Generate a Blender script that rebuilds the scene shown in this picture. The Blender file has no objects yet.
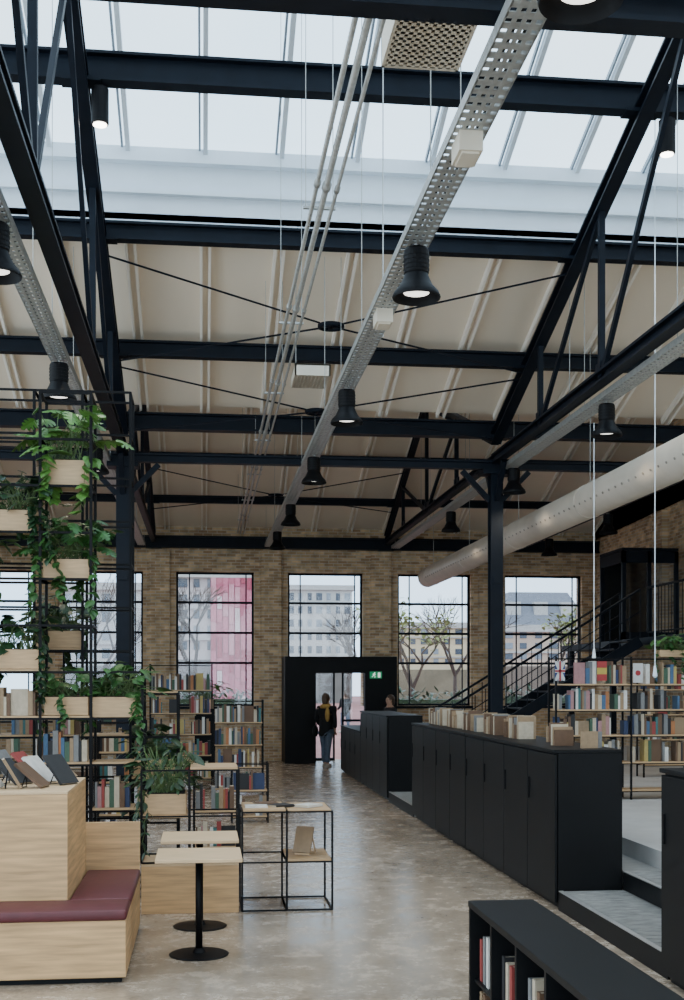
import bpy, math, random
from mathutils import Vector, Matrix, Euler
random.seed(7)
R=random.uniform
C=bpy.context.scene.collection
A=math.atan(139/1200); SA=math.sin(A); CA=math.cos(A)
V=Vector
def at(px,py,Y):
    u=(px-342)/1200; v=(683-py)/1200
    k=Y/(CA-u*SA)
    return V(((SA+u*CA)*k,Y,2+v*k))
def ax(px,Y): return at(px,683,Y).x
def az(px,py,Y): return at(px,py,Y).z

# ---------------------------------------------------------------- materials
MATS={}
def mat(name,c,rough=.6,metal=0,var=.12,scale=8,stretch=(1,1,1),emit=0,detail=3,spec=.5):
    if name in MATS: return MATS[name]
    m=bpy.data.materials.new(name); m.use_nodes=True
    nt=m.node_tree; N=nt.nodes; L=nt.links; b=N['Principled BSDF']
    tc=N.new('ShaderNodeTexCoord'); mp=N.new('ShaderNodeMapping'); mp.inputs['Scale'].default_value=stretch
    nz=N.new('ShaderNodeTexNoise'); nz.inputs['Scale'].default_value=scale; nz.inputs['Detail'].default_value=detail
    L.new(tc.outputs['Object'],mp.inputs[0]); L.new(mp.outputs[0],nz.inputs['Vector'])
    cr=N.new('ShaderNodeValToRGB')
    cr.color_ramp.elements[0].position=.3; cr.color_ramp.elements[1].position=.7
    cr.color_ramp.elements[0].color=(*[max(0,x*(1-var)) for x in c],1)
    cr.color_ramp.elements[1].color=(*[min(1,x*(1+var)) for x in c],1)
    L.new(nz.outputs['Fac'],cr.inputs[0]); L.new(cr.outputs[0],b.inputs['Base Color'])
    b.inputs['Roughness'].default_value=rough; b.inputs['Metallic'].default_value=metal
    b.inputs['Specular IOR Level'].default_value=spec
    if emit:
        L.new(cr.outputs[0],b.inputs['Emission Color']); b.inputs['Emission Strength'].default_value=emit
    MATS[name]=m; return m
def brick(name,axis):
    m=bpy.data.materials.new(name); m.use_nodes=True
    nt=m.node_tree; N=nt.nodes; L=nt.links; b=N['Principled BSDF']
    tc=N.new('ShaderNodeTexCoord'); sp=N.new('ShaderNodeSeparateXYZ'); cb=N.new('ShaderNodeCombineXYZ')
    L.new(tc.outputs['Object'],sp.inputs[0]); L.new(sp.outputs[axis],cb.inputs[0]); L.new(sp.outputs[2],cb.inputs[1])
    br=N.new('ShaderNodeTexBrick'); L.new(cb.outputs[0],br.inputs['Vector'])
    br.inputs['Scale'].default_value=1; br.inputs['Brick Width'].default_value=.24; br.inputs['Row Height'].default_value=.075
    br.inputs['Mortar Size'].default_value=.009
    br.inputs['Color1'].default_value=(.78,.58,.34,1); br.inputs['Color2'].default_value=(.42,.26,.14,1)
    br.inputs['Mortar'].default_value=(.62,.54,.43,1)
    nz=N.new('ShaderNodeTexNoise'); nz.inputs['Scale'].default_value=4; nz.inputs['Detail'].default_value=6; L.new(cb.outputs[0],nz.inputs['Vector'])
    mr=N.new('ShaderNodeMapRange'); mr.inputs['From Min'].default_value=.3; mr.inputs['From Max'].default_value=.7; mr.inputs['To Min'].default_value=.65; mr.inputs['To Max'].default_value=1.15
    L.new(nz.outputs['Fac'],mr.inputs['Value'])
    mx=N.new('ShaderNodeMixRGB'); mx.blend_type='MULTIPLY'; mx.inputs[0].default_value=1
    L.new(br.outputs['Color'],mx.inputs[1]); L.new(mr.outputs[0],mx.inputs[2])
    L.new(mx.outputs[0],b.inputs['Base Color']); b.inputs['Roughness'].default_value=.9
    bp=N.new('ShaderNodeBump'); bp.inputs['Strength'].default_value=.3; L.new(br.outputs['Fac'],bp.inputs['Height']); bp.invert=True
    L.new(bp.outputs[0],b.inputs['Normal'])
    return m
def floor_mat():
    m=bpy.data.materials.new('polished_concrete'); m.use_nodes=True
    nt=m.node_tree; N=nt.nodes; L=nt.links; b=N['Principled BSDF']
    tc=N.new('ShaderNodeTexCoord')
    n1=N.new('ShaderNodeTexNoise'); n1.inputs['Scale'].default_value=3.0; n1.inputs['Detail'].default_value=13; n1.inputs['Roughness'].default_value=.8; n1.inputs['Distortion'].default_value=.2
    n2=N.new('ShaderNodeTexNoise'); n2.inputs['Scale'].default_value=30; n2.inputs['Detail'].default_value=8
    n3=N.new('ShaderNodeTexNoise'); n3.inputs['Scale'].default_value=.5; n3.inputs['Detail'].default_value=4
    for n in (n1,n2,n3): L.new(tc.outputs['Object'],n.inputs['Vector'])
    cr=N.new('ShaderNodeValToRGB'); e=cr.color_ramp.elements
    e[0].position=.32; e[0].color=(.20,.15,.107,1); e[1].position=.70; e[1].color=(.56,.46,.36,1)
    k=e.new(.5); k.color=(.345,.27,.20,1)
    L.new(n1.outputs['Fac'],cr.inputs[0])
    mx=N.new('ShaderNodeMixRGB'); mx.blend_type='OVERLAY'; mx.inputs[0].default_value=.4
    L.new(cr.outputs[0],mx.inputs[1]); L.new(n2.outputs['Fac'],mx.inputs[2])
    mx2=N.new('ShaderNodeMixRGB'); mx2.blend_type='OVERLAY'; mx2.inputs[0].default_value=.5
    L.new(mx.outputs[0],mx2.inputs[1]); L.new(n3.outputs['Fac'],mx2.inputs[2]); L.new(mx2.outputs[0],b.inputs['Base Color'])
    r=N.new('ShaderNodeMapRange'); r.inputs['From Min'].default_value=.35; r.inputs['From Max'].default_value=.65; r.inputs['To Min'].default_value=.14; r.inputs['To Max'].default_value=.34
    L.new(n1.outputs['Fac'],r.inputs['Value']); L.new(r.outputs[0],b.inputs['Roughness'])
    b.inputs['Specular IOR Level'].default_value=.7
    return m
def glass(name,tint=(.9,.95,1),g=.1):
    m=bpy.data.materials.new(name); m.use_nodes=True
    nt=m.node_tree; N=nt.nodes; L=nt.links; N.remove(N['Principled BSDF'])
    t=N.new('ShaderNodeBsdfTransparent'); t.inputs[0].default_value=(*tint,1)
    gl=N.new('ShaderNodeBsdfGlossy'); gl.inputs['Roughness'].default_value=.05
    mx=N.new('ShaderNodeMixShader'); mx.inputs[0].default_value=g
    L.new(t.outputs[0],mx.inputs[1]); L.new(gl.outputs[0],mx.inputs[2]); L.new(mx.outputs[0],N['Material Output'].inputs[0])
    return m
STEEL=mat('dark_painted_steel',(.005,.008,.014),.5,.0,.2,5,spec=.15)
BLACK=mat('matt_black_lacquer',(.005,.0055,.0065),.5,0,.15,3,spec=.15)
BLACKW=mat('black_powder_coat',(.004,.004,.005),.5,0,.1,5,spec=.15)
SILVER=mat('galvanised_steel',(.40,.40,.38),.45,.5,.15,20)
CREAM=mat('cream_painted_boards',(.84,.72,.575),.8,0,.03,1.2,(1,.3,1))
RIB=mat('cream_painted_rafter',(.96,.89,.79),.8,0,.02,2)
WHITE=mat('white_paint',(.76,.83,.89),.6,0,.03,3)
PLASTIC=mat('cream_metal_box',(.68,.60,.48),.5,0,.05,3)
DARKIN=mat('dark_interior',(.015,.015,.015),.8,spec=.1)
PLY=mat('pine_plywood',(.56,.35,.17),.55,0,.26,4,(.6,.6,9),0,6)
PLYT=mat('birch_plywood_top',(.62,.43,.25),.5,0,.12,4,(1,8,1),0,4)
PLYX=mat('plywood_shelf',(.46,.30,.16),.55,0,.12,5,(1,7,1))
PLYB=mat('plywood_planter',(.50,.33,.18),.55,0,.14,5,(1,1,9))
CUSH=mat('burgundy_leather',(.10,.018,.024),.5,0,.12,14)
TREAD=mat('ribbed_metal_tread',(.36,.36,.35),.38,.4,.3,1,(8,70,8))
EDGE=mat('bright_step_edge',(.5,.5,.49),.35,.6,.1,10)
PLATF=mat('grey_platform_floor',(.44,.43,.42),.45,0,.12,3)
DUCT=mat('beige_duct_metal',(.66,.58,.48),.45,.1,.06,3)
LIT=mat('lamp_diffuser',(1,.95,.88),.5,0,.01,3,(1,1,1),2.2)
GREEN=mat('plant_leaf_green',(.028,.095,.018),.45,0,.5,9)
GREEN2=mat('plant_leaf_light_green',(.08,.19,.03),.42,0,.4,9)
GREEN3=mat('plant_leaf_dark_green',(.010,.038,.010),.45,0,.4,9)
STEM=mat('plant_stem_green',(.08,.13,.04),.6)
GLASS=glass('clear_window_glass',(.95,.97,1),.06); SKYGLASS=glass('skylight_glass',(.86,.94,1),.05)
BRX=brick('yellow_brick_front',0); BRY=brick('yellow_brick_side',1)

# ---------------------------------------------------------------- mesh builder
class MB:
    def __init__(s): s.v=[]; s.f=[]; s.m=[]; s.mi=0
    def add(s,vs,fs):
        o=len(s.v); s.v+= [V(x) for x in vs]; s.f+=[[i+o for i in f] for f in fs]; s.m+=[s.mi]*len(fs); return s
    def box(s,x0,x1,y0,y1,z0,z1):
        return s.add([(x0,y0,z0),(x1,y0,z0),(x1,y1,z0),(x0,y1,z0),(x0,y0,z1),(x1,y0,z1),(x1,y1,z1),(x0,y1,z1)],
          [(0,3,2,1),(4,5,6,7),(0,1,5,4),(1,2,6,5),(2,3,7,6),(3,0,4,7)])
    def bar(s,p,q,w,h,ou=0,ov=0,up=(0,0,1)):
        p=V(p);q=V(q);d=(q-p).normalized(); a=d.cross(V(up))
        if a.length<1e-3: a=V((1,0,0))
        a.normalize(); u=a.cross(d)
        vs=[]
        for c in (p,q):
            for i,j in ((-1,-1),(1,-1),(1,1),(-1,1)):
                vs.append(c+a*(ou+i*w/2)+u*(ov+j*h/2))
        return s.add(vs,[(0,1,2,3),(4,7,6,5),(0,4,5,1),(1,5,6,2),(2,6,7,3),(3,7,4,0)])
    def ibeam(s,p,q,w,h,t=.02):
        s.bar(p,q,w,t,0,h/2-t/2); s.bar(p,q,w,t,0,-h/2+t/2); return s.bar(p,q,t,h-2*t)
    def tube(s,p,q,r,n=8,r2=None):
        p=V(p);q=V(q);d=(q-p).normalized(); a=d.cross(V((0,0,1)))
        if a.length<1e-3: a=V((1,0,0))
        a.normalize(); b=a.cross(d); r2=r if r2 is None else r2
        vs=[]
        for c,rr in ((p,r),(q,r2)):
            for i in range(n):
                t=2*math.pi*i/n; vs.append(c+a*math.cos(t)*rr+b*math.sin(t)*rr)
        return s.add(vs,[(i,(i+1)%n,n+(i+1)%n,n+i) for i in range(n)]+[tuple(range(n))[::-1],tuple(range(n,2*n))])
    def path(s,pts,r,n=6):
        for a,b in zip(pts,pts[1:]): s.tube(a,b,r,n)
        return s
    def lathe(s,c,prof,n=28,cap=True):
        c=V(c); vs=[]; fs=[]
        for r,z in prof:
            for i in range(n):
                t=2*math.pi*i/n; vs.append(c+V((r*math.cos(t),r*math.sin(t),z)))
        for k in range(len(prof)-1):
            for i in range(n):
                fs.append((k*n+i,k*n+(i+1)%n,(k+1)*n+(i+1)%n,(k+1)*n+i))
        if cap: fs.append(tuple(range(n))[::-1]); fs.append(tuple(range((len(prof)-1)*n,len(prof)*n)))
        return s.add(vs,fs)
    def sphere(s,c,rx,ry,rz,n=14,m=9):
        c=V(c); vs=[]; fs=[]
        for k in range(m+1):
            f=math.pi*k/m
            for i in range(n):
                t=2*math.pi*i/n; vs.append(c+V((rx*math.sin(f)*math.cos(t),ry*math.sin(f)*math.sin(t),rz*math.cos(f))))
        for k in range(m):
            for i in range(n): fs.append((k*n+i,(k+1)*n+i,(k+1)*n+(i+1)%n,k*n+(i+1)%n))
        return s.add(vs,fs)
    def build(s,name,m,parent=None,smooth=False,bevel=0):
        me=bpy.data.meshes.new(name); off=V((0,0,0))
        if parent is not None:
            off=V(parent.location); pp=parent.parent
            while pp is not None: off+=V(pp.location); pp=pp.parent
        me.from_pydata([tuple(v-off) for v in s.v],[],s.f)
        for x in (m if isinstance(m,(list,tuple)) else [m]): me.materials.append(x)
        if isinstance(m,(list,tuple)):
            for p,i in zip(me.polygons,s.m): p.material_index=i
        if smooth:
            for p in me.polygons: p.use_smooth=True
        me.update()
        o=bpy.data.objects.new(name,me); C.objects.link(o)
        if parent is not None: o.parent=parent
        if bevel:
            b=o.modifiers.new('Bevel','BEVEL'); b.width=bevel; b.segments=2; b.limit_method='ANGLE'
        return o
def tag(o,label,cat,group=None):
    o['label']=label; o['category']=cat
    if group: o['group']=group
    return o
def thing(name,loc,label,cat,group=None,rz=0):
    o=bpy.data.objects.new(name,None); C.objects.link(o); o.location=loc; o.rotation_euler=(0,0,rz); o.empty_display_size=.1
    return tag(o,label,cat,group)
def st(o): o['kind']='structure'; return o
def copy_tree(o,parent=None):
    c=o.copy(); C.objects.link(c); c.parent=parent
    for ch in list(o.children): copy_tree(ch,c)
    return c
def dup(o,loc,label,rz=None):
    c=copy_tree(o); c.location=loc; c['label']=label
    if rz is not None: c.rotation_euler=(0,0,rz)
    return c
ORD=['nearest','second','third','fourth','fifth','sixth','seventh','eighth','ninth','tenth']

# ---------------------------------------------------------------- camera + world
cam=bpy.data.cameras.new('camera'); co=bpy.data.objects.new('camera',cam); C.objects.link(co)
co.location=(0,0,2); co.rotation_euler=(math.pi/2,0,-A); cam.lens=43.2; cam.sensor_width=36; cam.shift_y=.183; cam.clip_end=600
bpy.context.scene.camera=co
w=bpy.data.worlds.new('overcast_sky'); bpy.context.scene.world=w; w.use_nodes=True
N=w.node_tree.nodes; L=w.node_tree.links; bg=N['Background']
tc=N.new('ShaderNodeTexCoord'); nz=N.new('ShaderNodeTexNoise'); nz.inputs['Scale'].default_value=2.2; nz.inputs['Detail'].default_value=4
cr=N.new('ShaderNodeValToRGB'); cr.color_ramp.elements[0].color=(.54,.75,.94,1); cr.color_ramp.elements[1].color=(.84,.94,1,1)
cr.color_ramp.elements[0].position=.35; cr.color_ramp.elements[1].position=.65
L.new(tc.outputs['Generated'],nz.inputs['Vector']); L.new(nz.outputs['Fac'],cr.inputs[0]); L.new(cr.outputs[0],bg.inputs[0])
bg.inputs[1].default_value=3.4

# ---------------------------------------------------------------- setting
XL,XR=-8.0,10.4
YW=31.0; YV=19.0
SL=.333; H0=6.13
PY=[17.17,14.85,12.5,10.2]   # purlin lines
YS=PY[1]
def zr(Y):
    if Y<=9: return H0+10*SL-(9-Y)*SL
    if Y<=YV: return H0+(YV-Y)*SL
    if Y<=25: return H0+(Y-YV)*SL
    return 5.80+(YW-Y)*SL*1.06
b=MB(); b.box(-9,11,-6,31.2,-.1,0); st(b.build('floor',floor_mat()))
b=MB(); b.box(4.08,XR,2,27.6,0,.49); o=st(b.build('floor_platform',PLATF))
b=MB(); b.box(3.72,4.08,2,27.6,0,.326); st(b.build('trim_1',TREAD))
for i,(y0,y1) in enumerate(((7.78,10.28),(17.65,20.0))):
    b=MB(); b.box(3.13,3.72,y0,y1,0,.163); st(b.build('trim_%d'%(i+2),TREAD))
    b=MB(); b.box(3.11,3.13,y0,y1,0,.16); b.box(3.70,3.717,y0,y1,.168,.32); b.box(4.06,4.078,y0,y1,.33,.485); st(b.build('trim_%d'%(i+4),BLACK))
    b=MB(); b.box(3.11,3.15,y0,y1,.1635,.170); b.box(3.70,3.74,y0,y1,.3265,.333); b.box(4.06,4.10,y0,y1,.4905,.497); st(b.build('trim_%d'%(i+10),EDGE))
    b=MB(); y=y0+.03
    while y<y1-.03: b.box(3.16,3.69,y,y+.012,.1625,.169); b.box(3.75,4.05,y,y+.012,.3255,.332); y+=.045
    st(b.build('trim_%d'%(i+8),TREAD))
WINS=[(-32,34),(62,143),(176,254),(288,363),(398,471),(505,582)]
WX=[(ax(a,YW),ax(c,YW)) for a,c in WINS]
ZT=az(330,573,YW); ZB=az(330,706,YW)
PX0,PX1=ax(285,29.6),ax(397,29.6)
ox0,ox1=ax(316,29.6),ax(365,29.6)
b=MB()
edges=[XL]+[e for p in WX for e in p]+[XR]
for i in range(0,len(edges),2): b.box(edges[i],edges[i+1],YW,YW+.5,ZB,ZT)
b.box(XL,XR,YW,YW+.5,ZT,6.25)
b.box(XL,ox0-.15,YW,YW+.5,0,ZB) ; b.box(ox1+.25,XR,YW,YW+.5,0,ZB)
b.box(WX[3][0],ox0-.15,YW,YW+.5,ZB,2.62); b.box(ox0-.15,WX[3][1],YW,YW+.5,2.45,2.62)
for i in range(1,len(WX)):
    m=(WX[i-1][1]+WX[i][0])/2; b.box(m-.26,m+.26,YW-.14,YW-.001,0 if not PX0-.2<m<PX1+.2 else 2.72,5.4)
for x0,x1 in WX:
    b.box(x0-.1,x1+.1,YW-.04,YW-.001,ZT+.02,ZT+.28)
st(b.build('wall_back',BRX))
b=MB(); b.box(XR,XR+.4,-5,YW+.5,0,6.4); st(b.build('wall_right',BRY))
b=MB(); b.box(XL-.4,XL,17,YW+.5,0,6.4); st(b.build('wall_left_blocker',BRY))  # unseen wall added to darken the left shelves, shortened to brighten the ceiling
b=MB()
for y in (21.5,26.0): b.box(XR-.14,XR-.001,y,y+.6,.49,5.9)
st(b.build('trim_6',BRY))
for n,(x0,x1) in enumerate(WX):
    zb=ZB if n!=3 else 2.62
    root=bpy.data.objects.new('window_%d'%(n+1),None); C.objects.link(root); root.location=((x0+x1)/2,YW+.2,zb); root['kind']='structure'
    b=MB(); t=.055
    y0,y1=YW+.17,YW+.23
    b.box(x0,x0+t,y0,y1,zb,ZT); b.box(x1-t,x1,y0,y1,zb,ZT); b.box(x0,x1,y0,y1,zb,zb+t); b.box(x0,x1,y0,y1,ZT-t,ZT)
    b.build('window_frame',STEEL,root)
    for k,py in enumerate((603,633,663)):
        z=az(330,py,YW)
        if z>zb+.1: MB().box(x0+t,x1-t,y0+.01,y1-.01,z-.03,z+.03).build('transom',STEEL,root)
    for xx in (x0+.17*(x1-x0),x1-.10*(x1-x0)):
        MB().box(xx-.015,xx+.015,y0+.012,y1-.012,zb+t,ZT-t).build('mullion',STEEL,root)
    MB().box(x0+t,x1-t,YW+.198,YW+.202,zb+t,ZT-t).build('window_pane',GLASS,root)
    MB().box(x0-.05,x1+.05,YW-.05,YW+.17,zb-.07,zb-.002).build('window_sill',STEEL,root)
def slab(y0,y1,z0,z1,x0=XL-.4,x1=XR+.4,t=.08):
    return [(x0,y0,z0),(x1,y0,z0),(x1,y1,z1),(x0,y1,z1),(x0,y0,z0+t),(x1,y0,z0+t),(x1,y1,z1+t),(x0,y1,z1+t)]
FS=[(0,3,2,1),(4,5,6,7),(0,1,5,4),(1,2,6,5),(2,3,7,6),(3,0,4,7)]
b=MB()
for y0,y1 in ((YS+.1,YV),(YV,25),(25,YW+.5),(-.5,3.1)):
    b.add(slab(y0,y1,zr(y0+1e-6)+.22,zr(y1)+.22),FS)
ceil=st(b.build('ceiling',CREAM))
xs=[]; x=.03-.94*8
while x<XR: xs.append(x); x+=.94
for x in xs:
    b=MB()
    for y0,y1 in ((YS+.2,YV),(25,YW)):
        for o_ in (-.055,.055): b.bar((x+o_,y0,zr(y0+1e-4)+.17),(x+o_,y1,zr(y1)+.17),.035,.10)
    b.build('rafter',RIB,ceil)
for nm,x in (('wall_gable_right',XR),):
    b=MB(); b.add([(x,-5,6.0),(x,9,6.0),(x,YV,6.0),(x,25,6.0),(x,YW,5.8),(x,-5,zr(-5)+.2),(x,9,zr(9)+.2),(x,YV,zr(YV)+.2),(x,25,zr(25)+.2),(x,YW,6.1)],[(0,1,6,5),(1,2,7,6),(2,3,8,7),(3,4,9,8)]); st(b.build(nm,BRY))
sky=bpy.data.objects.new('window_7',None); C.objects.link(sky); sky.location=(1,9,8.6); sky['kind']='structure'
CZ=8.5; YN=18-YS
zc0=zr(YS)+.12
b=MB(); b.box(XL,XR+.4,YS+.1,YS+.22,zc0,CZ); b.box(XL,XR+.4,YS-.02,YS+.1,CZ-.12,CZ+.05); b.box(XL,XR+.4,YS+.02,YS+.1,8.0,8.05); b.build('curb',WHITE,sky)
b=MB(); b.box(XL,XR+.4,YN-.1,YN,zc0,CZ); b.build('curb',WHITE,sky)
RZ=CZ+(YS-9)*SL
GB=mat('grey_glazing_bar',(.25,.3,.35),.5)
for i,x in enumerate(xs):
    b=MB(); b.bar((x,YS+.1,CZ),(x,9,RZ),.055,.1); b.bar((x,9,RZ),(x,YN,CZ),.055,.1)
    b.build('glazing_bar',WHITE,sky)
    b=MB(); b.bar((x-.07,YS+.1,CZ+.02),(x-.07,9,RZ+.02),.025,.06); b.bar((x-.07,9,RZ+.02),(x-.07,YN,CZ+.02),.025,.06); b.build('glazing_seal',GB,sky)
b=MB(); b.bar((XL,9,RZ),(XR,9,RZ),.2,.2); 
b.bar((XL,12.0,CZ+2.85*SL),(XR,12.0,CZ+2.85*SL),.05,.05); b.build('ridge_bar',WHITE,sky)
b=MB(); b.add([(XL,YS+.1,CZ+.07),(XR,YS+.1,CZ+.07),(XR,9,RZ+.07),(XL,9,RZ+.07),(XR,YN,CZ+.07),(XL,YN,CZ+.07)],[(0,1,2,3),(3,2,4,5)]); b.build('glass_pane',SKYGLASS,sky)

# ---------------------------------------------------------------- steel
def purlin(Y,z,w,h,label,x0=XL,x1=XR-.02):
    b=MB(); b.ibeam((x0,Y,z),(x1,Y,z),w,h,.03)
    for x in (-1.24,4.7): b.box(x-.2,x+.2,Y-w/2-.01,Y+w/2+.01,z-h/2-.015,z-h/2+.01)
    return tag(b.build('roof_beam',STEEL),label,'beam','cross beams of the roof')
purlin(PY[2],zr(PY[2])-.0,.18,.30,'dark steel beam crossing the skylight glass, two small spotlights hanging from it')
purlin(PY[1]-.03,zr(PY[1])-.02,.16,.22,'dark steel cross beam along the foot of the white skylight curb')
purlin(PY[0],zr(PY[0])-.02,.16,.22,'dark steel cross beam under cream boards, midway between skylight and column line')
purlin(YV,zr(YV)-.04,.2,.26,'upper dark steel beam across the column tops')
purlin(YV-.0,5.52,.14,.14,'lower thinner dark steel beam joining the column heads')
purlin(29.2,zr(29.2)-.0,.12,.18,'thin dark beam in far roof bay, second from the brick wall')
purlin(27.3,zr(27.3)-.0,.12,.18,'thin dark beam in far roof bay, third from the brick wall')
purlin(30.7,5.58,.2,.3,'long dark beam lying along the top of the brick wall')
purlin(PY[3],zr(PY[3]),.18,.28,'dark steel cross beam high under the skylight ridge')
purlin(6.45,5.75,.16,.2,'nearest dark steel cross beam at the upper edge of the view',XL,XR-.02)
def truss(X,label,near=True):
    t=thing('roof_truss',(X,YV,5.6),label,'roof truss','steel roof trusses')
    bz=5.62
    if near:
        nodes=[19,16.4,13.8,9,4.2,-.8]
        MB().ibeam((X,-.8,bz),(X,19,bz),.15,.15,.03).build('bottom_chord',STEEL,t)
        MB().ibeam((X,9,zr(9)-.18),(X,19,zr(19)-.18),.16,.2,.03).build('top_chord',STEEL,t)
        MB().ibeam((X,-.8,zr(-.8)-.18),(X,9,zr(9)-.18),.16,.2,.03).build('top_chord',STEEL,t)
        diag=[(16.4,13.8),(13.8,11.2),(9,11.2),(9,6.6),(4.2,6.6)]
    else:
        nodes=[31,28,25,22,19]
        MB().ibeam((X,19,bz),(X,30.6,bz),.12,.13,.025).build('bottom_chord',STEEL,t)
        MB().ibeam((X,19,zr(19)-.2),(X,25,zr(25)-.2),.12,.16,.025).build('top_chord',STEEL,t)
        MB().ibeam((X,25,zr(25)-.2),(X,30.6,zr(30.6)-.2),.12,.16,.025).build('top_chord',STEEL,t)
        diag=[(25,28),(25,22)]
    for Y in nodes[1:-1]:
        b=MB(); b.bar((X,Y,bz),(X,Y,zr(Y)-.2),.07,.07); b.build('vertical_strut',STEEL,t)
    for a,c in diag:
        MB().bar((X,a,bz),(X,c,zr(c)-.25),.05,.07).build('diagonal_brace',STEEL,t)
    for Y in nodes[1:-1]: MB().box(X-.015,X+.015,Y-.18,Y+.18,bz-.02,bz+.2).build('gusset_plate',STEEL,t)
truss(-1.24,'dark steel roof truss above the plant shelves under the skylight')
truss(4.7,'dark steel roof truss rising from the free-standing column on the right')
truss(-1.24,'small dark roof truss in the far bay on the left',False)
truss(4.7,'small dark roof truss in the far bay above the entrance side',False)
def column(X,label,z0):
    t=thing('steel_column',(X,YV,z0),label,'column','steel columns')
    b=MB(); b.bar((X,YV,z0),(X,YV,5.44),.2,.02,0,.1,(0,1,0)); b.bar((X,YV,z0),(X,YV,5.44),.2,.02,0,-.1,(0,1,0)); b.bar((X,YV,z0),(X,YV,5.44),.02,.2,0,0,(0,1,0)); b.build('shaft',STEEL,t)
    MB().box(X-.18,X+.18,YV-.18,YV+.18,z0,z0+.03).build('base_plate',STEEL,t)
    b=MB(); b.box(X-.24,X+.24,YV-.16,YV+.16,5.36,5.43); b.build('cap_plate',STEEL,t)
    for s in (-1,1):
        MB().bar((X+s*.1,YV,4.95),(X+s*.55,YV,5.42),.08,.08).build('knee_brace',STEEL,t)
        MB().bar((X,YV+s*.1,4.95),(X,YV+s*.55,5.5),.08,.08).build('knee_brace',STEEL,t)
    MB().box(X-.07,X+.07,YV-.13,YV-.105,3.6,3.7).build('junction_box',STEEL,t)
column(4.7,'free-standing black steel column in front of the staircase',.49)
column(-1.24,'black steel column behind the tall plant shelves',0)
def brace(Yc,Ya,Yb,label,drop=.38):
    z=zr(Yc)-drop; X=1.70
    t=thing('cross_brace',(X,Yc,z),label,'roof brace','tie rod braces')
    b=MB(); b.lathe((X,Yc,z-.03),[(.15,0),(.18,.01),(.18,.05),(.15,.06),(.12,.05),(.12,.01),(.15,0)],24,False)
    b.box(X-.14,X+.14,Yc-.02,Yc+.02,z-.015,z+.015); b.box(X-.02,X+.02,Yc-.14,Yc+.14,z-.015,z+.015); b.build('ring',STEEL,t,True)
    for xx in (-1.24,4.7):
        for yy in (Ya,Yb):
            d=V((xx,yy,zr(yy)-.25))-V((X,Yc,z)); p=V((X,Yc,z))+d.normalized()*.17
            MB().tube(p,(xx,yy,zr(yy)-.25),.013,6).build('tie_rod',STEEL,t)
brace(15.95,14.9,17.1,'ring and four thin rods bracing the roof just below the skylight')
brace(18.0,17.2,18.9,'ring and four thin rods bracing the roof above the column line')
brace(28.2,27.3,29.2,'small ring and rods bracing the far roof bay')

# ---------------------------------------------------------------- cable trays, conduits, duct
def roofz(y): return zr(y)+.1 if not YN<y<YS else CZ+min(y-YN,YS-y)*SL
def tray(X,label,y0=3,y1=30.3,w=.2):
    t=thing('cable_tray',(X,y0,5.45),label,'cable tray','cable trays under the trusses')
    z=5.47
    b=MB()
    b.bar((X-w/2,y0,z),(X-w/2,y1,z),.012,.07); b.bar((X+w/2,y0,z),(X+w/2,y1,z),.012,.07); b.build('side_rail',SILVER,t)
    b=MB(); y=y0
    while y<y1: b.box(X-w/2,X+w/2,y,y+.06,z-.035,z-.028); y+=.1
    for k in (-.25,0,.25): b.box(X+k*w-.012,X+k*w+.012,y0,y1,z-.037,z-.0285)
    b.build('perforated_base',SILVER,t)
    MB().bar((X-.03,y0,z),(X-.03,y1,z),.03,.03).build('cable',BLACKW,t)
    MB().bar((X+.05,y0,z),(X+.05,y1,z),.02,.02).build('cable',BLACKW,t)
    y=y0+1.5
    while y<y1:
        for s in (-1,1): MB().tube((X+s*w/2,y,z),(X+s*w/2,y,roofz(y)),.004,5).build('hanger_wire',SILVER,t)
        y+=3.6
TX=1.655
tray(TX,'perforated steel cable tray above the aisle carrying pendant lamps',3,30.3,.21)
tray(4.88,'perforated steel cable tray running beside the right truss',3,30.3,.2)
tray(-1.52,'perforated steel cable tray running beside the left truss',3,30.3,.18)
for k,(x,r,wd) in enumerate(((.86,.018,'leftmost'),(.93,.024,'thickest middle'),(1.01,.015,'rightmost thin'))):
    b=MB(); b.tube((x,2,5.78-.02*k),(x,30.2,5.78-.02*k),r,8)
    y=3
    while y<30: b.tube((x,y,5.78-.02*k),(x,y+.08,5.78-.02*k),r*1.5,8); y+=3
    tag(b.build('conduit_pipe',SILVER,None,True),'%s of the three metal conduits running above the aisle'%wd,'pipe','parallel conduit pipes')
for k in range(9):
    yy=3.4+k*3.1; b=MB(); b.box(.80,1.06,yy,yy+.03,5.812,5.83)
    for xx in (.82,1.04): b.tube((xx,yy+.015,5.825),(xx,yy+.015,roofz(yy)),.0035,5)
    tag(b.build('conduit_hanger',SILVER),'thin bracket and wires holding up the three conduits','bracket','conduit hangers')
DX=5.62; DZ=4.66
t=thing('ventilation_duct',(DX,6,DZ),'large round beige ventilation duct along the upper right side','air duct')
o=MB(); o.tube((DX,6,DZ),(DX,29.8,DZ),.245,36); o=o.build('duct_tube',DUCT,t,True)
m_=o.modifiers.new('es','EDGE_SPLIT'); m_.split_angle=.8
for k in range(6):
    y=9+k*4; MB().tube((DX,y,DZ),(DX,y+.05,DZ),.252,36).build('joint_band',DUCT,t)
NZ=mat('duct_nozzle',(.32,.28,.23),.5)
for k in range(80):
    y=9+k*.25; MB().tube((DX-.238,y,DZ-.08),(DX-.247,y,DZ-.084),.018,6).build('nozzle',NZ,t)
for k in range(6):
    y=9+k*4; MB().tube((DX,y,DZ+.24),(DX,y,roofz(y)),.005,5).build('hanger_rod',SILVER,t)
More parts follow.
